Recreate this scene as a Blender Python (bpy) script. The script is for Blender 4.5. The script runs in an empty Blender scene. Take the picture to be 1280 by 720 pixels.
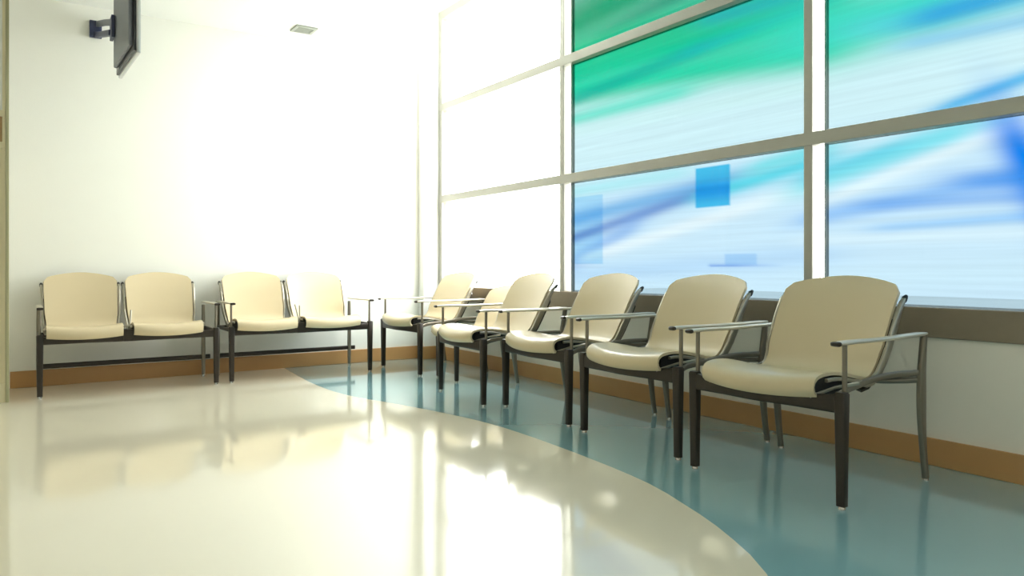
import bpy, bmesh, math, random
from mathutils import Vector, Matrix
random.seed(4)
C = bpy.context.scene.collection
SC = bpy.context.scene
PI = math.pi
W_SKY = 14.0          # radiance of the overexposed daylight outside

# ------------------------------------------------------------------ materials
def lin(c):
    return tuple(((x/255)/12.92 if x/255 <= .04045 else ((x/255+.055)/1.055)**2.4) for x in c)

def mat(name, col, rough=.5, metal=0.0, spec=.5, bump=0, bscale=60, var=0, vscale=6, coat=0):
    m = bpy.data.materials.new(name); m.use_nodes = True
    nt = m.node_tree; b = nt.nodes['Principled BSDF']
    col = lin(col)
    b.inputs['Roughness'].default_value = rough
    b.inputs['Metallic'].default_value = metal
    b.inputs['Specular IOR Level'].default_value = spec
    b.inputs['Coat Weight'].default_value = coat; b.inputs['Coat Roughness'].default_value = .06
    tc = nt.nodes.new('ShaderNodeTexCoord')
    n = nt.nodes.new('ShaderNodeTexNoise'); n.inputs['Scale'].default_value = vscale; n.inputs['Detail'].default_value = 4
    nt.links.new(tc.outputs['Object'], n.inputs['Vector'])
    r = nt.nodes.new('ShaderNodeMix'); r.data_type = 'RGBA'
    r.inputs['A'].default_value = (*[c*(1-var) for c in col], 1)
    r.inputs['B'].default_value = (*[min(1, c*(1+var)) for c in col], 1)
    nt.links.new(n.outputs['Fac'], r.inputs['Factor'])
    nt.links.new(r.outputs['Result'], b.inputs['Base Color'])
    if bump:
        n2 = nt.nodes.new('ShaderNodeTexNoise'); n2.inputs['Scale'].default_value = bscale; n2.inputs['Detail'].default_value = 3
        nt.links.new(tc.outputs['Object'], n2.inputs['Vector'])
        bp = nt.nodes.new('ShaderNodeBump'); bp.inputs['Strength'].default_value = bump; bp.inputs['Distance'].default_value = .01
        nt.links.new(n2.outputs['Fac'], bp.inputs['Height'])
        nt.links.new(bp.outputs['Normal'], b.inputs['Normal'])
    return m

M = {}
M['wall'] = mat('white_paint', (240, 239, 230), .7, bump=.04, bscale=120, var=.01)
M['underwall'] = mat('offwhite_paint', (236, 229, 214), .6, bump=.04, bscale=120, var=.01)
M['ceiling'] = mat('ceiling_paint', (238, 240, 236), .8, var=.01)
M['floor'] = mat('cream_vinyl', (235, 226, 202), .10, spec=.6, coat=.6, bump=.012, bscale=5, var=.03, vscale=1.5)
M['floor_teal'] = mat('teal_vinyl', (138, 182, 187), .13, spec=.6, coat=1, bump=.012, bscale=5, var=.05, vscale=1.5)
M['base'] = mat('wood_baseboard', (188, 142, 90), .4, var=.12, vscale=3)
M['sill'] = mat('stone_sill', (140, 126, 106), .45, var=.06, vscale=30)
M['alu'] = mat('window_aluminium', (176, 174, 164), .4, metal=.2, var=.02)
M['column'] = mat('column_paint', (244, 244, 240), .6)
M['shell'] = mat('cream_plastic', (206, 189, 154), .27, spec=.6, var=.015, bump=.01, bscale=200)
M['rim'] = mat('pale_edge', (236, 232, 222), .3)
M['dark'] = mat('dark_frame', (50, 42, 34), .38, metal=.3, var=.08)
M['black'] = mat('black_plastic', (26, 25, 24), .5)
M['steel'] = mat('brushed_metal', (168, 162, 148), .28, metal=.8, var=.04)
M['rear'] = mat('grey_frame', (128, 120, 106), .34, metal=.5, var=.05)
M['arm'] = mat('arm_metal', (208, 200, 180), .3, metal=.45, var=.03)
M['glide'] = mat('glide_chrome', (190, 190, 186), .2, metal=.9)
M['tvback'] = mat('tv_grey', (104, 108, 116), .4, var=.03)
M['tvdark'] = mat('tv_black', (38, 38, 42), .3)
M['tvsilver'] = mat('tv_silver', (196, 198, 198), .3, metal=.5)
M['bracket'] = mat('bracket_navy', (56, 62, 92), .4)
M['vent'] = mat('vent_grey', (158, 162, 152), .5)
M['doorframe'] = mat('door_frame_olive', (160, 156, 120), .5)
M['door'] = mat('door_cream', (226, 214, 178), .5)
M['doorwood'] = mat('door_wood', (170, 136, 92), .5, var=.1)
M['ground'] = mat('pale_paving', (225, 225, 222), .8, var=.02)

def glass_mat():
    m = bpy.data.materials.new('clear_glass'); m.use_nodes = True
    nt = m.node_tree; nt.nodes.clear()
    o = nt.nodes.new('ShaderNodeOutputMaterial'); t = nt.nodes.new('ShaderNodeBsdfTransparent')
    t.inputs['Color'].default_value = (.97, .985, .98, 1)
    g = nt.nodes.new('ShaderNodeBsdfGlossy'); g.inputs['Roughness'].default_value = .02
    mx = nt.nodes.new('ShaderNodeMixShader'); mx.inputs[0].default_value = .04
    nt.links.new(t.outputs[0], mx.inputs[1]); nt.links.new(g.outputs[0], mx.inputs[2])
    nt.links.new(mx.outputs[0], o.inputs[0]); return m
def film_mat():
    # coloured print on the glass: the daylight outside shines through it
    m = bpy.data.materials.new('printed_film'); m.use_nodes = True
    nt = m.node_tree; nt.nodes.clear()
    o = nt.nodes.new('ShaderNodeOutputMaterial'); t = nt.nodes.new('ShaderNodeBsdfTransparent')
    at = nt.nodes.new('ShaderNodeAttribute'); at.attribute_name = 'print'
    tc = nt.nodes.new('ShaderNodeTexCoord'); mp = nt.nodes.new('ShaderNodeMapping')
    mp.inputs['Rotation'].default_value = (math.radians(-10), 0, 0); mp.inputs['Scale'].default_value = (1, 1.2, 60)
    n = nt.nodes.new('ShaderNodeTexNoise'); n.inputs['Scale'].default_value = 1.0; n.inputs['Detail'].default_value = 5
    nt.links.new(tc.outputs['Object'], mp.inputs[0]); nt.links.new(mp.outputs[0], n.inputs['Vector'])
    mr = nt.nodes.new('ShaderNodeMapRange'); mr.inputs['To Min'].default_value = .86/W_SKY; mr.inputs['To Max'].default_value = .98/W_SKY
    mr.inputs['From Min'].default_value = .25; mr.inputs['From Max'].default_value = .75
    nt.links.new(n.outputs['Fac'], mr.inputs['Value'])
    vm = nt.nodes.new('ShaderNodeVectorMath'); vm.operation = 'SCALE'
    nt.links.new(at.outputs['Color'], vm.inputs[0]); nt.links.new(mr.outputs[0], vm.inputs['Scale'])
    nt.links.new(vm.outputs[0], t.inputs['Color'])
    g = nt.nodes.new('ShaderNodeBsdfGlossy'); g.inputs['Roughness'].default_value = .05
    mx = nt.nodes.new('ShaderNodeMixShader'); mx.inputs[0].default_value = .012
    nt.links.new(t.outputs[0], mx.inputs[1]); nt.links.new(g.outputs[0], mx.inputs[2]); nt.links.new(mx.outputs[0], o.inputs[0])
    return m
M['glass'] = glass_mat(); M['film'] = film_mat()

# ------------------------------------------------------------------ helpers
def link(name, bm, m, parent=None, smooth=False):
    bmesh.ops.recalc_face_normals(bm, faces=bm.faces)
    me = bpy.data.meshes.new(name); bm.to_mesh(me); bm.free()
    me.materials.append(M[m] if isinstance(m, str) else m)
    if smooth:
        for p in me.polygons: p.use_smooth = True
        try: me.set_sharp_from_angle(angle=math.radians(40))
        except Exception: pass
    o = bpy.data.objects.new(name, me); C.objects.link(o)
    if parent: o.parent = parent
    return o
def add_box(bm, x0, x1, y0, y1, z0, z1, bev=0):
    vs = [bm.verts.new((x, y, z)) for z in (z0, z1) for y in (y0, y1) for x in (x0, x1)]
    fs = [bm.faces.new([vs[i] for i in q]) for q in ((0,1,3,2), (4,6,7,5), (0,4,5,1), (2,3,7,6), (0,2,6,4), (1,5,7,3))]
    if bev:
        es = list({e for f in fs for e in f.edges})
        bmesh.ops.bevel(bm, geom=es, offset=bev, segments=2, affect='EDGES', profile=.6)
def box(*a, bev=0):
    bm = bmesh.new(); add_box(bm, *a, bev=bev); return bm
def add_sweep(bm, pts, secs, side=None, n=12, power=2.0):
    """superellipse section (a = half size along 'side', b = half size across) swept along pts"""
    pts = [Vector(p) for p in pts]; rings = []
    for i, p in enumerate(pts):
        t = (pts[min(i+1, len(pts)-1)] - pts[max(i-1, 0)]).normalized()
        s = Vector(side) if side is not None else (Vector((0,1,0)) if abs(t.y) < .9 else Vector((1,0,0)))
        s = (s - t*s.dot(t)).normalized(); u = t.cross(s)
        a, b = secs[i] if isinstance(secs, list) else secs
        ring = []
        for k in range(n):
            an = 2*PI*(k+.5)/n; ca, sa = math.cos(an), math.sin(an)
            ring.append(bm.verts.new(p + s*(a*math.copysign(abs(ca)**(2/power), ca)) + u*(b*math.copysign(abs(sa)**(2/power), sa))))
        rings.append(ring)
    for r0, r1 in zip(rings, rings[1:]):
        for k in range(n): bm.faces.new((r0[k], r0[(k+1) % n], r1[(k+1) % n], r1[k]))
    bm.faces.new(rings[0]); bm.faces.new(rings[-1])
def sweep(pts, secs, **k):
    bm = bmesh.new(); add_sweep(bm, pts, secs, **k); return bm
def catmull(P, n):
    """resample a polyline smoothly, n points"""
    P = [Vector(p) for p in P]; L = [0]
    for a, b in zip(P, P[1:]): L.append(L[-1] + (b-a).length)
    out = []
    for k in range(n):
        s = L[-1]*k/(n-1); i = 0
        while i < len(P)-2 and L[i+1] < s: i += 1
        t = (s-L[i])/(L[i+1]-L[i])
        p0 = P[i-1] if i else P[0]*2-P[1]; p1, p2 = P[i], P[i+1]; p3 = P[i+2] if i+2 < len(P) else P[-1]*2-P[-2]
        out.append(.5*((2*p1) + (p2-p0)*t + (2*p0-5*p1+4*p2-p3)*t*t + (3*p1-p0-3*p2+p3)*t**3))
    return out
def empty(name, label, cat, loc=(0,0,0), rz=0, group=None):
    o = bpy.data.objects.new(name, None); C.objects.link(o); o.empty_display_size = .1
    o.location = loc; o.rotation_euler = (0, 0, rz); o['label'] = label; o['category'] = cat
    if group: o['group'] = group
    return o
def struct(name, bm, m, parent=None, label=None):
    o = link(name, bm, m, parent)
    if not parent: o['kind'] = 'structure'
    if label: o['label'] = label
    return o
def copy_tree(o, parent=None):
    c = o.copy(); C.objects.link(c)
    if parent: c.parent = parent
    for ch in list(o.children):
        copy_tree(ch, c)
    return c

# ------------------------------------------------------------------ room
XW, YW, XG = 3.27, 6.29, 3.31      # window wall, back wall, glass plane
ZC, ZR = 2.78, 3.42                 # main ceiling, raised ceiling along the windows
XL, YB = -4.2, -4.6
curve = [(1.40,-4.6),(1.42,-2.0),(1.0,-.4),(.95,.1),(1.12,.62),(1.44,.99),(1.734,1.339),(1.885,1.616),(1.975,1.854),(2.067,2.185),(2.122,2.762),(2.13,3.364),(2.055,3.833),(1.93,4.3),(1.80,4.75),(1.78,5.4),(1.85,6.29)]
cv = [(p.x, p.y) for p in catmull([Vector((x, y, 0)) for x, y in curve], 90)]
def poly(pts, z0, z1):
    bm = bmesh.new()
    lo = [bm.verts.new((x, y, z0)) for x, y in pts]; hi = [bm.verts.new((x, y, z1)) for x, y in pts]
    bm.faces.new(hi); bm.faces.new(lo[::-1])
    for i in range(len(pts)):
        j = (i+1) % len(pts); bm.faces.new((lo[i], lo[j], hi[j], hi[i]))
    return bm
struct('floor', poly([(XL, YB)] + cv + [(XL, YW)], -.1, 0), 'floor')
struct('floor', poly([(XW, YB), (XW, YW)] + cv[::-1], -.1, 0), 'floor_teal')
struct('wall_back', box(XL, XW+.2, YW, YW+.15, 0, ZR+.1), 'wall')
struct('ceiling', box(XL, 2.55, YB, YW, ZC, ZC+.12), 'ceiling')
struct('ceiling', box(2.55, XW+.2, YB, YW, ZR, ZR+.1), 'ceiling')
struct('wall_soffit', box(2.53, 2.55, YB, YW, ZC+.12, ZR+.1), 'ceiling')
struct('wall_left', box(XL-.15, XL, YB, YW, 0, ZC), 'wall')
struct('wall_front', box(XL, XW+.2, YB-.15, YB, 0, ZR+.1), 'wall')
# window wall: parapet, sill, glazing
ZS0, ZS1 = .548, .678
struct('wall_right', box(XW, XW+.2, YB, YW, 0, ZS0), 'underwall')
struct('trim_sill', box(XW-.012, XW+.2, YB, YW, ZS0, ZS1, bev=.006), 'sill')
struct('baseboard_right', box(XW-.014, XW, YB, YW-.11, 0, .117, bev=.004), 'base')
struct('baseboard_back', box(-.07, 3.10, YW-.014, YW, 0, .117, bev=.004), 'base')
# corner pier between back wall and windows
CX0, CY0 = 3.11, 6.18
struct('wall_column', box(CX0, XW, CY0, YW, 0, ZR), 'column')
bb = bmesh.new(); add_box(bb, CX0-.014, XW, CY0-.014, CY0, 0, .117, bev=.003); add_box(bb, CX0-.014, CX0, CY0, YW-.014, 0, .117)
struct('baseboard_column', bb, 'base')
struct('wall_lintel', box(XW, XW+.2, YB, YW, 3.24, ZR+.1), 'wall')
# mullions, 45 mm wide, in front of the glass
MY = [6.18-.03, 4.285, 2.265, .245, -1.775, -3.8]
mw = .024
TZ = [(1.457, 1.522), (2.312, 2.377), (3.165, 3.24)]
frame = bmesh.new()
for y in MY: add_box(frame, XW-.004, XG+.03, y-mw, y+mw, ZS1, 3.24, bev=.004)
add_box(frame, XW-.006, XG+.03, MY[0]-.035, MY[0]+.03, ZS1, 3.24)
for (z0, z1) in TZ: add_box(frame, XW-.010, XG+.03, YB, MY[0]+mw, z0, z1, bev=.004)
wroot = struct('window_1', frame, 'alu')
# slim inner stop at the edge of each film and in the clear bay
st = bmesh.new()
for y in MY: add_box(st, XG-.012, XG+.02, y-mw-.050, y-mw-.046, ZS1, 3.165)
link('glazing_stop', st, 'alu', wroot)

# --- printed artwork, strokes in wall coordinates: y1,z1,y2,z2,half width,colour,opacity
STROKES = [
(4.413, 2.607, 3.013, 2.707, 0.316, (0, 160, 112), 1), (4.413, 2.398, 3.075, 2.42, 0.074, (10, 180, 138), .7),
(3.87, 2.464, 2.893, 2.527, 0.05, (0, 122, 92), .7),
(4.413, 2.279, 2.321, 2.135, 0.203, (18, 205, 158), 1), (4.3, 2.14, 2.3, 1.96, .10, (30, 212, 170), .95), (4.259, 2.392, 2.321, 2.278, 0.12, (10, 195, 140), .9),
(4.259, 2.071, 3.075, 2.148, 0.047, (0, 178, 160), .7), (3.075, 2.148, 2.321, 2.176, 0.04, (30, 190, 190), .6),
(2.893, 2.297, 2.321, 2.257, 0.052, (40, 175, 200), .6), (4.259, 1.925, 3.271, 1.919, 0.054, (90, 228, 205), .8),
(4.259, 1.838, 2.345, 1.78, 0.048, (205, 243, 245), .8), (2.276, 2.041, 1.721, 2.018, 0.144, (60, 220, 195), 1),
(1.941, 1.989, 1.0, 1.898, 0.062, (95, 215, 225), .6), (1.652, 1.963, 1.0, 1.961, 0.053, (50, 165, 225), .9),
(1.721, 1.858, 1.0, 1.818, 0.034, (130, 200, 240), .7), (1.586, 1.557, 1.2, 1.641, 0.033, (60, 180, 238), .85),
(4.259, 1.4, 3.271, 1.425, 0.048, (175, 235, 245), .9), (4.259, 1.196, 2.893, 1.339, 0.061, (110, 180, 235), .85),
(4.259, 1.062, 3.013, 1.294, 0.042, (85, 130, 205), .75), (4.259, 0.875, 3.708, 1.087, 0.067, (110, 165, 235), .6),
(2.923, 1.287, 2.321, 1.379, 0.048, (90, 215, 235), .95), (2.565, 1.407, 2.321, 1.44, 0.042, (110, 225, 235), .8),
(4.041, 0.931, 2.321, 1.256, 0.042, (228, 247, 255), .9), (4.259, 0.788, 2.321, 0.909, 0.067, (175, 215, 250), .6),
(2.253, 1.29, 1.652, 1.423, 0.06, (120, 225, 240), .9), (2.253, 1.33, 1.941, 1.39, 0.031, (80, 205, 230), .6),
(2.102, 1.217, 1.315, 1.436, 0.032, (225, 247, 255), .9), (2.231, 1.108, 1.315, 1.23, 0.046, (125, 185, 248), .7),
(1.902, 1.144, 1.315, 1.134, 0.031, (100, 165, 240), .6), (1.865, 1.031, 1.315, 1.055, 0.027, (120, 190, 250), .6),
(1.345, 1.299, 1.25, 1.087, 0.083, (0, 130, 240), 1), (1.461, 1.212, 1.315, 1.198, 0.046, (30, 140, 240), .6),
(2.231, 0.988, 1.315, 0.991, 0.032, (215, 242, 255), .9), (2.231, 0.787, 1.315, 0.832, 0.064, (205, 238, 253), .6),
(2.9, 2.95, 1.0, 2.6, .3, (20, 170, 190), .9), (2.3, 2.6, .5, 2.35, .14, (40, 150, 220), .8)]
def artwork(y, z):
    f_ = min(1, max(0, (z-1.35)/.25)); c = [a_*(1-f_)+b_*f_ for a_, b_ in zip(lin((203, 235, 253)), lin((208, 242, 250)))]
    for (y1, z1, y2, z2, w, col, a) in STROKES:
        dy, dz = y2-y1, z2-z1; t = ((y-y1)*dy+(z-z1)*dz)/(dy*dy+dz*dz)
        tc_ = min(1, max(0, t)); ex = abs(t-tc_)*math.hypot(dy, dz)
        d = abs((y-y1)*dz-(z-z1)*dy)/math.hypot(dy, dz)
        k = a*math.exp(-(d/w)**2.1)*math.exp(-(ex/(.12+1.6*w))**2)
        lc = lin(col)
        for i in range(3): c[i] = c[i]*(1-k)+lc[i]*k
    if 3.92 < y < 4.25 and .875 < z < 1.36:
        for i, f in enumerate((.62, .84, .97)): c[i] *= f
    if 2.813 < y < 3.075 and 1.205 < z < 1.44:
        k = math.exp(-((z-1.30)/.06)**2)
        q = lin((70, 190, 235)); r = lin((28, 150, 228))
        c = [q[i]*(1-k)+r[i]*k for i in range(3)]
    if 2.643 < y < 2.864 and .864 < z < .922:
        for i, f in enumerate((.72, .85, .98)): c[i] *= f
    k = .8*math.exp(-((z-.862+(y-2.7)*.0)/.008)**2)*min(1, max(0, (2.99-y)/.03))*min(1, max(0, (y-2.45)/.35))
    q = lin((100, 150, 222)); c = [c[i]*(1-k)+q[i]*k for i in range(3)]
    return c
def pane(y0, y1, z0, z1, film):
    if not film: return box(XG, XG+.008, y0, y1, z0, z1)
    bm = bmesh.new(); ny, nz = max(2, int((y1-y0)/.018)), max(2, int((z1-z0)/.010))
    g = [[bm.verts.new((XG, y0+(y1-y0)*i/ny, z0+(z1-z0)*j/nz)) for j in range(nz+1)] for i in range(ny+1)]
    for i in range(ny):
        for j in range(nz): bm.faces.new((g[i][j], g[i+1][j], g[i+1][j+1], g[i][j+1]))
    return bm
zr = [(ZS1, TZ[0][0]), (TZ[0][1], TZ[1][0]), (TZ[1][1], TZ[2][0])]
for b in range(len(MY)):
    y1 = MY[b]-mw; y0 = (MY[b+1]+mw) if b+1 < len(MY) else YB
    for (z0, z1) in zr:
        film = b >= 1
        if film:
            g_ = link('window_pane', pane(y1-.046, y1, z0, z1, False), 'glass', wroot); g_['label'] = 'narrow strip of clear glass beside the post'
            o = link('window_pane', pane(y0, y1-.046, z0, z1, True), 'film', wroot)
            o['label'] = 'glass pane with a printed blue and green film'
            at = o.data.color_attributes.new('print', 'FLOAT_COLOR', 'POINT')
            for i, v in enumerate(o.data.vertices):
                at.data[i].color = (*artwork(v.co.y*1.0118, .85+(v.co.z-.85)*1.0118), 1)
        else:
            o = link('window_pane', pane(y0, y1, z0, z1, False), 'glass', wroot)
            o['label'] = 'clear glass pane'

# left partition with the edge of a glazed door
PX, PY = -.068, 5.65
struct('wall_partition', box(XL, PX-.55, PY, YW, 0, ZC), 'wall')
struct('trim_1', box(PX-.018, PX, PY-.01, PY+.05, 0, ZC, bev=.003), 'doorframe')
dr = bmesh.new()
for a in ((PX-.53, PX-.018, 0, .12), (PX-.53, PX-.018, 1.60, 1.64), (PX-.53, PX-.018, 1.80, 1.84), (PX-.53, PX-.018, 2.62, ZC)):
    add_box(dr, a[0], a[1], PY, PY+.04, a[2], a[3], bev=.003)
add_box(dr, PX-.035, PX-.019, PY+.001, PY+.039, .12, 2.62); add_box(dr, PX-.55, PX-.49, PY+.001, PY+.039, .12, 2.62)
d = struct('door_1', dr, 'door')
link('door_panel', box(PX-.49, PX-.035, PY+.012, PY+.028, .12, 1.60), 'door', d)
o = link('door_panel', box(PX-.49, PX-.035, PY+.012, PY+.028, 1.64, 1.80), 'doorwood', d); o['label'] = 'brown wooden door panel'
link('door_glass', box(PX-.49, PX-.035, PY+.016, PY+.022, 1.84, 2.62), 'column', d)

# ceiling vent
v = empty('ceiling_vent', 'small square grey vent set in the white ceiling', 'vent', (1.905, 5.93, ZC))
bm = bmesh.new()
for s in (-1, 1):
    add_box(bm, s*.075-.012, s*.075+.012, -.088, .088, -.012, 0, bev=.002)
    add_box(bm, -.063, .063, s*.076-.012, s*.076+.012, -.012, 0, bev=.002)
link('vent_frame', bm, 'vent', v)
bm = bmesh.new()
for k in range(5): add_box(bm, -.063, .063, -.052+k*.026-.004, -.052+k*.026+.004, -.010, -.002)
link('louvre', bm, 'vent', v)

# ------------------------------------------------------------------ television
tv = empty('television', 'flat silver edged television hung high on the white wall, seen from its back edge', 'television', (.543, 5.42, 2.42), math.radians(2))
bx = box(-.012, .013, -.36, .30, -.21, .26, bev=.012); link('rear_housing', bx, 'tvback', tv)
link('dark_seam', box(.012, .027, -.385, .345, -.245, .285, bev=.004), 'tvdark', tv)
link('bezel', box(.026, .05, -.40, .36, -.262, .30, bev=.010), 'tvsilver', tv)
link('screen', box(.0505, .0515, -.365, .325, -.225, .265), 'black', tv)
br = empty('wall_bracket', 'dark blue wall bracket arm holding the television to the back wall', 'bracket', (.465, YW, 2.60))
link('wall_plate', box(-.05, .03, -.03, 0, -.05, .075, bev=.004), 'bracket', br)
link('arm', sweep([(.0, -.03, -.03), (.025, -.30, -.09), (.045, -.575, -.15)], (.02, .02), side=(1,0,0), power=6), 'bracket', br)
link('arm', sweep([(.0, -.03, .05), (.025, -.30, -.01), (.045, -.575, -.08)], (.008, .022), side=(1,0,0), power=6), M['tvback'], br)
link('mounting_plate', box(.036, .056, -.66, -.54, -.20, -.05, bev=.003), 'bracket', br)

# ------------------------------------------------------------------ chair shell
PROF = [(-.030,.386),(-.046,.400),(-.050,.424),(-.036,.446),(.005,.456),(.09,.453),(.19,.440),(.29,.428),(.356,.430),(.400,.464),(.434,.52),(.476,.60),(.524,.69),(.578,.768),(.620,.815)]
def shell_grid(w, x0=0, yc=0, xs=1, nu=44, nv=20):
    pr = catmull([Vector((x, 0, z)) for x, z in PROF], 161)
    L = 160; rows = []
    for i in range(nu+1):
        row = []
        for j in range(nv+1):
            t = -1+2*j/nv; at_ = abs(t)
            s1 = 1-.062*at_**1.9-.028*max(0, (at_-.88)/.12)**2.6
            s0 = .0
            s = s0+(s1-s0)*i/nu
            k = min(L-1e-6, s*L); a = int(k); p = pr[a].lerp(pr[a+1], k-a)
            # width along the profile
            hw = w/2*(1.0 if s < .3 else 1-.05*math.sin(min(1, (s-.3)/.35)*PI))*(1+.03*max(0, s-.6)/.4)
            
            q = Vector((p.x, t*hw, p.z))
            if s < .25:                                   # front lip bows forward
                q.x -= .040*(1-t*t)*(1-s/.25); q.z -= .012*(1-t*t)*(1-s/.25)
            dish = math.sin(min(1, max(0, s/.45))*PI)
            q.z += .014*t*t*dish
            if s > .42:                                   # back wraps the sitter
                f = min(1, (s-.42)/.2); q.x -= .026*(t*t)*f; 
            row.append(Vector((q.x*xs+x0, q.y+yc, q.z)))
        rows.append(row)
    return rows
def shell_meshes(w, yc, xs=1, split=.50, th=.012, parent=None):
    g = shell_grid(w, 0, yc, xs); nu, nv = len(g)-1, len(g[0])-1
    N = [[None]*(nv+1) for _ in range(nu+1)]
    for i in range(nu+1):
        for j in range(nv+1):
            du = g[min(i+1, nu)][j]-g[max(i-1, 0)][j]; dv = g[i][min(j+1, nv)]-g[i][max(j-1, 0)]
            n = du.cross(dv).normalized()
            if n.x*1+n.z*-1 < 0 and False: n = -n
            N[i][j] = n
    k = int(nu*split); out = []
    ref = N[nu//4][nv//2]; sg = 1 if ref.z < 0 else -1          # push thickness to the underside
    for name, a, b in (('seat', 0, k), ('backrest', k, nu)):
        bm = bmesh.new()
        top = [[bm.verts.new(g[i][j]) for j in range(nv+1)] for i in range(a, b+1)]
        bot = [[bm.verts.new(g[i][j]+N[i][j]*sg*th) for j in range(nv+1)] for i in range(a, b+1)]
        m = b-a
        for i in range(m):
            for j in range(nv):
                bm.faces.new((top[i][j], top[i+1][j], top[i+1][j+1], top[i][j+1]))
                bm.faces.new((bot[i][j], bot[i][j+1], bot[i+1][j+1], bot[i+1][j]))
        for i in range(m):
            for j in (0, nv): bm.faces.new((top[i][j], top[i+1][j], bot[i+1][j], bot[i][j]))
        for j in range(nv):
            for i in (0, m): bm.faces.new((top[i][j], top[i][j+1], bot[i][j+1], bot[i][j]))
        o = link(name, bm, 'shell', parent, smooth=True); out.append(o)
    # dark box under the seat, following the shell from below
    rows_ = list(range(5, int(nu*.47)))
    ys_ = [yc-w*.46, yc+w*.46]
    bm = bmesh.new(); cols = []
    for y_, jj in zip(ys_, (1, nv-1)):
        pts_ = [(max(g[i][jj].x, g[5][jj].x)+ (.010 if i < 9 else 0), g[i][jj].z-.016) for i in rows_]
        cols.append([(bm.verts.new((x, y_, z)), bm.verts.new((x, y_, min(z-.008, .378+max(0, x-.10)*.22)))) for x, z in pts_])
    A, B = cols
    for i in range(len(A)-1):
        bm.faces.new((A[i][0], A[i+1][0], A[i+1][1], A[i][1])); bm.faces.new((B[i][0], B[i][1], B[i+1][1], B[i+1][0]))
        bm.faces.new((A[i][1], A[i+1][1], B[i+1][1], B[i][1])); bm.faces.new((A[i][0], B[i][0], B[i+1][0], A[i+1][0]))
    for i in (0, len(A)-1): bm.faces.new((A[i][0], A[i][1], B[i][1], B[i][0]))
    link('under_seat', bm, 'black', parent)
    # dark backing plate behind the backrest
    bm = bmesh.new(); vs = []
    r = range(int(nu*.50), int(nu*.90), 2)
    for off in (.030, .040):
        vs.append([[bm.verts.new(Vector((g[i][j].x, yc+(g[i][j].y-yc)*.97, g[i][j].z)) + N[i][j]*sg*(off+.020)) for j in range(0, nv+1, 2)] for i in r])
    A, B = vs; m, n = len(A)-1, len(A[0])-1
    for i in range(m):
        for j in range(n):
            bm.faces.new((A[i][j], A[i+1][j], A[i+1][j+1], A[i][j+1])); bm.faces.new((B[i][j], B[i][j+1], B[i+1][j+1], B[i+1][j]))
    for i in range(m):
        for j in (0, n): bm.faces.new((A[i][j], A[i+1][j], B[i+1][j], B[i][j]))
    for j in range(n):
        for i in (0, m): bm.faces.new((A[i][j], A[i][j+1], B[i][j+1], B[i][j]))
    link('back_cover', bm, 'dark', parent, smooth=True)
    # metal side rails hugging the shell edge, with dark tips
    for s in (0, nv):
        ysg = 1 if g[0][s].y > yc else -1
        pts = [g[i][s]+N[i][s]*sg*.024+Vector((0, ysg*.010, 0)) for i in range(6, nu-1, 2)]
        tip = (pts[-1]-pts[-2]).normalized(); pts.append(pts[-1]+tip*.02+Vector((.012, 0, 0)))
        n_ = len(pts)
        secs = [(.007+.002*(i/n_), .007+.012*math.sin(PI*min(1, max(0, (i/n_-.25)/.72)))) for i in range(n_)]
        ra = link('side_rail', sweep(pts, secs, side=(0,1,0), n=12, power=4), 'steel', parent, smooth=True)
        cp = sweep([pts[-1]-tip*.012, pts[-1]+tip*.004, pts[-1]+tip*.014+Vector((.006, 0, 0))], [(.011, .010), (.012, .011), (.007, .006)], side=(0,1,0), n=12)
        link('rail_cap', cp, 'black', ra, smooth=True)

def leg_front(y, parent):
    l = link('leg', sweep([(0, y, .012), (0, y, .2), (0, y, .405), (0, y, .412)], [(.016, .015), (.018, .017), (.021, .020), (.017, .016)], side=(0,1,0), n=16, power=6), 'dark', parent, smooth=True)
    link('foot_glide', sweep([(0, y, 0), (0, y, .005), (0, y, .02)], [(.013, .012), (.013, .012), (.009, .008)], side=(0,1,0), n=16), 'glide', l, smooth=True)
def leg_rear(y, D, top, parent):
    pts = catmull([(D+.02, y, .010), (D+.002, y, .12), (D-.012, y, .25), (D-.014, y, .40), (D-.005, y, .50), (D+.006, y, top)], 18)
    secs = []
    for i in range(18):
        z = pts[i].z; secs.append((.012, .012+.014*math.exp(-((z-.34)/.15)**2)))
    l = link('leg', sweep(pts, secs, side=(0,1,0), n=14, power=3.5), 'rear', parent, smooth=True)
    link('foot_glide', sweep([(D+.022, y, 0), (D+.022, y, .005), (D+.021, y, .018)], [(.011, .010), (.011, .010), (.008, .008)], side=(0,1,0), n=14), 'glide', l, smooth=True)

def armrest(y, D, parent, z=.585):
    pts = catmull([(-.035, y, z-.002), (.05, y, z), (.25, y, z-.002), (.45, y, z), (D+.012, y, z+.002)], 16)
    secs = [(.020 if 0 < i < 15 else .014, .0075 if 0 < i < 15 else .005) for i in range(16)]
    a = link('armrest', sweep(pts, secs, side=(0,1,0), n=16, power=3.5), 'arm', parent, smooth=True)
    link('end_cap', sweep([(-.046, y, z-.003), (-.040, y, z-.003), (-.033, y, z-.002)], [(.012, .005), (.020, .0085), (.020, .0085)], side=(0,1,0), n=16, power=3.5), 'dark', a, smooth=True)
    p = link('arm_post', sweep(catmull([(.018, y, z-.005), (.018, y, .50), (.018, y, .40), (.012, y, .33)], 10), [(.0095, .0085)]*10, side=(0,1,0), n=12), 'rear', parent, smooth=True)

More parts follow.
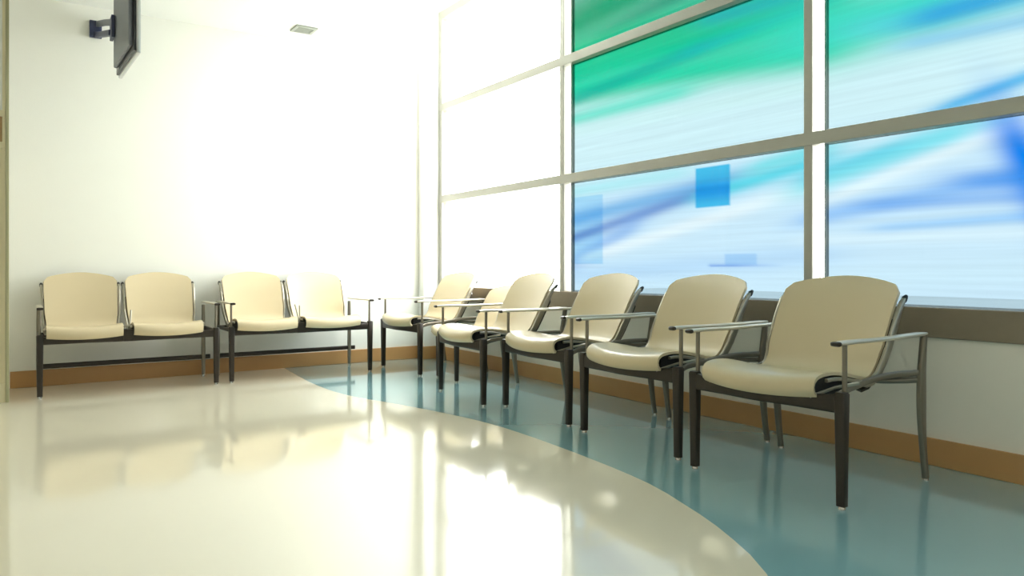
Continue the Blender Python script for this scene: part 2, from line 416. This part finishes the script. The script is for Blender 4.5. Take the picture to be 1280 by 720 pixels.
def make_armchair(label):
    D, W = .59, .655; h = W/2
    t = empty('armchair', label, 'chair', group=None)
    sub = t
    shell_meshes(.50, 0, parent=sub)
    # front beam, bowed forward between the front legs
    pts = catmull([(.0, -h, .372), (-.018, -h*.6, .366), (-.034, 0, .360), (-.018, h*.6, .366), (.0, h, .372)], 25)
    secs = [(.014, .036-.016*math.sin(PI*i/24)) for i in range(25)]
    link('front_rail', sweep(pts, secs, side=(1,0,0), n=14, power=5), 'dark', sub, smooth=True)
    for s in (-1, 1):
        leg_front(s*h, sub)
        leg_rear(s*h, D, .580, sub)
        armrest(s*h, D, sub)
        link('side_bar', sweep(catmull([(.0, s*h, .385), (.10, s*(h-.045), .400), (.22, s*(h-.07), .405), (.33, s*(h-.075), .415), (.44, s*(h-.05), .428), (.578, s*h, .432)], 20), (.008, .013), side=(0,1,0), n=12, power=3), 'rear', sub, smooth=True)
        link('brace', sweep([(-.03, s*(h-.105), .385), (.06, s*(h-.06), .415), (.12, s*(h-.004), .432)], (.006, .006), side=(0,1,0), n=8), 'steel', sub, smooth=True)
    link('rear_bar', sweep(catmull([(.575, -h, .405), (.50, -h+.05, .402), (.44, -h*.6, .40), (.42, 0, .398), (.44, h*.6, .40), (.50, h-.05, .402), (.575, h, .405)], 25), (.012, .009), side=(0,0,1), n=10), 'rear', sub, smooth=True)
    link('seat_support', sweep([(-.02, 0, .37), (.12, 0, .385), (.30, 0, .375), (.42, 0, .398)], (.03, .008), side=(0,1,0), n=10, power=4), 'black', sub, smooth=True)
    return t

HC = .85
G = 'cream armchairs in a row along the window wall'
chairs = [   # front-right foot position in units of eye height, rotation
 (2.825, 1.800, 2.5, 'cream shell armchair on dark legs nearest the viewer, first in the window row'),
 (2.845, 2.735, 0.0, 'cream shell armchair second in the window row, just behind the nearest one'),
 (2.870, 3.690, -2.0, 'cream shell armchair third in the window row, in the middle of the row'),
 (2.770, 4.560, -4.5, 'cream shell armchair fourth in the window row, below the post between clear and coloured glass'),
 (3.060, 6.160, 2.0, 'cream shell armchair farthest from the viewer, by the white corner column'),
]
def put(o, x, y, deg, W=.655):
    r = math.radians(deg)
    # local origin = front feet midpoint; (x, y) is where the right front foot stands
    o.location = (x*HC - (W/2)*math.sin(r), y*HC + (W/2)*math.cos(r), 0); o.rotation_euler = (0, 0, r)
first = None
for (x, y, dg, lab) in chairs:
    if first is None: first = make_armchair(lab); o = first
    else: o = copy_tree(first)
    o['label'] = lab; o['group'] = G; put(o, x, y, dg)

# low armless chair tucked between the two farthest armchairs
def make_side_chair():
    t = empty('side_chair', 'low pale side chair without arms, half hidden between the last two window row armchairs', 'chair')
    shell_meshes(.44, 0, parent=t)
    for s in (-1, 1):
        leg_front(s*.17, t)
        leg_rear(s*.17, .46, .43, t)
        link('side_bar', sweep([(0, s*.17, .39), (.2, s*.17, .385), (.45, s*.17, .40)], (.009, .011), side=(0,1,0), n=10), 'rear', t, smooth=True)
    link('front_rail', sweep([(0, -.17, .375), (-.015, 0, .37), (0, .17, .375)], (.010, .016), side=(1,0,0), n=10, power=4), 'dark', t, smooth=True)
    return t
sc = make_side_chair(); sc.scale = (.9, .90, .87)
sc.location = (2.69, 4.955, 0); sc.rotation_euler = (0, 0, math.radians(-2))

# ------------------------------------------------------------------ benches
def make_bench(label):
    W = 1.085; h = W/2; D = .46
    t = empty('bench', label, 'bench')
    for yc in (.285, -.225): shell_meshes(.445, yc, xs=.845, parent=t)
    link('front_rail', sweep([(0, -h, .372), (0, -h*.5, .368), (0, 0, .366), (0, h*.5, .368), (0, h, .372)], [(.014, .026), (.014, .022), (.014, .022), (.014, .022), (.014, .026)], side=(1,0,0), n=14, power=5), 'dark', t, smooth=True)
    link('rear_rail', sweep([(.36, -h, .385), (.36, 0, .385), (.36, h, .385)], (.016, .016), side=(1,0,0), n=12, power=4), 'dark', t, smooth=True)
    link('lower_bar', sweep([(D, -h-.05, .155), (D, 0, .155), (D, h, .155)], (.010, .017), side=(1,0,0), n=12, power=4), 'dark', t, smooth=True)
    for s in (-1, 1):
        leg_front(s*h, t)
        l = link('leg', sweep([(D, s*h, .016), (D, s*h, .2), (D, s*h, .56)], [(.012, .012), (.015, .015), (.012, .012)], side=(0,1,0), n=12, power=4), 'rear', t, smooth=True)
        link('foot_glide', sweep([(D, s*h, 0), (D, s*h, .006), (D, s*h, .018)], [(.013, .013), (.013, .013), (.009, .009)], side=(0,1,0), n=12), 'glide', l, smooth=True)
        link('side_bar', sweep([(0, s*h, .385), (.2, s*h, .385), (D, s*h, .385)], (.010, .014), side=(0,1,0), n=12, power=4), 'dark', t, smooth=True)
        pts = [(-.03, s*h, .583), (.05, s*h, .585), (.3, s*h, .583), (D+.01, s*h, .583)]
        a = link('armrest', sweep(pts, [(.015, .006), (.019, .0075), (.019, .0075), (.015, .006)], side=(0,1,0), n=14, power=3.5), 'arm', t, smooth=True)
        link('end_cap', sweep([(-.042, s*h, .582), (-.03, s*h, .583)], (.019, .0085), side=(0,1,0), n=14, power=3.5), 'dark', a, smooth=True)
        link('arm_post', sweep([(.012, s*h, .58), (.012, s*h, .38)], (.008, .008), side=(0,1,0), n=10), 'rear', t, smooth=True)
    link('centre_bracket', box(-.018, .10, .03-.032, .03+.032, .345, .425, bev=.004), 'dark', t)
    bm = bmesh.new(); add_sweep(bm, [(.03, .03, .42), (.09, .045, .56)], (.006, .006), side=(0,1,0), n=8); add_sweep(bm, [(.06, .015, .42), (.12, 0, .55)], (.006, .006), side=(0,1,0), n=8)
    link('centre_strut', bm, 'steel', t, smooth=True)
    return t
b1 = make_bench('two seat cream bench on the left, next to the door edge, under the television')
b1['group'] = 'two seat benches against the back wall'
b1.location = (.752*HC, 6.70*HC, 0); b1.rotation_euler = (0, 0, PI/2)
b2 = copy_tree(b1); b2['label'] = 'two seat cream bench on the right, nearer the bright window corner'
b2.location = (2.155*HC, 6.70*HC, 0)

# ------------------------------------------------------------------ outside + light
gd = link('ground', box(XW+.2, 30, -20, 30, -.4, -.3), 'ground'); gd['kind'] = 'structure'
w = bpy.data.worlds.new('sky'); SC.world = w; w.use_nodes = True
bg = w.node_tree.nodes['Background']; bg.inputs[0].default_value = (1, 1, .985, 1); bg.inputs[1].default_value = W_SKY
# daylight entering: portals guide sampling only
def portal(y0, y1):
    l = bpy.data.lights.new('daylight_portal', 'AREA'); l.shape = 'RECTANGLE'; l.size = 2.6; l.size_y = y1-y0; l.cycles.is_portal = True
    o = bpy.data.objects.new('daylight_portal', l); C.objects.link(o); o.location = (XG+.1, (y0+y1)/2, 1.96)
    o.rotation_euler = (0, PI/2, 0)
portal(YB, 4.28); portal(4.28, 6.05)
# unseen glowing panels added under the ceiling behind the viewer as fill light
M['fill_glow'] = bpy.data.materials.new('fill_emitter'); M['fill_glow'].use_nodes = True
p = M['fill_glow'].node_tree.nodes['Principled BSDF']; p.inputs['Emission Color'].default_value = (1, .97, .9, 1); p.inputs['Emission Strength'].default_value = 6
for (x, y) in ((-2.6, -1.0), (-.6, -1.0), (1.4, -1.0), (-2.6, -3.2), (-.6, -3.2), (1.4, -3.2), (-2.6, 1.4)):
    o = link('fill_light_panel', box(x-.3, x+.3, y-.3, y+.3, ZC-.02, ZC-.001), 'fill_glow')
    o['label'] = 'added square fill light panel, unseen under the ceiling behind the viewer'; o['category'] = 'light'; o['group'] = 'added fill light panels'

cam = bpy.data.cameras.new('camera'); co = bpy.data.objects.new('camera', cam); C.objects.link(co)
cam.sensor_width = 36; cam.lens = 925.9/1280*36; cam.shift_y = -(360-334.36)/1280
co.location = (0, 0, .85); co.rotation_euler = (PI/2, 0, -.5845); cam.clip_start = .02
SC.camera = co
SC.view_settings.view_transform = 'Standard'; SC.view_settings.look = 'None'; SC.view_settings.gamma = 1
SC.view_settings.use_curve_mapping = False; SC.view_settings.exposure = .14
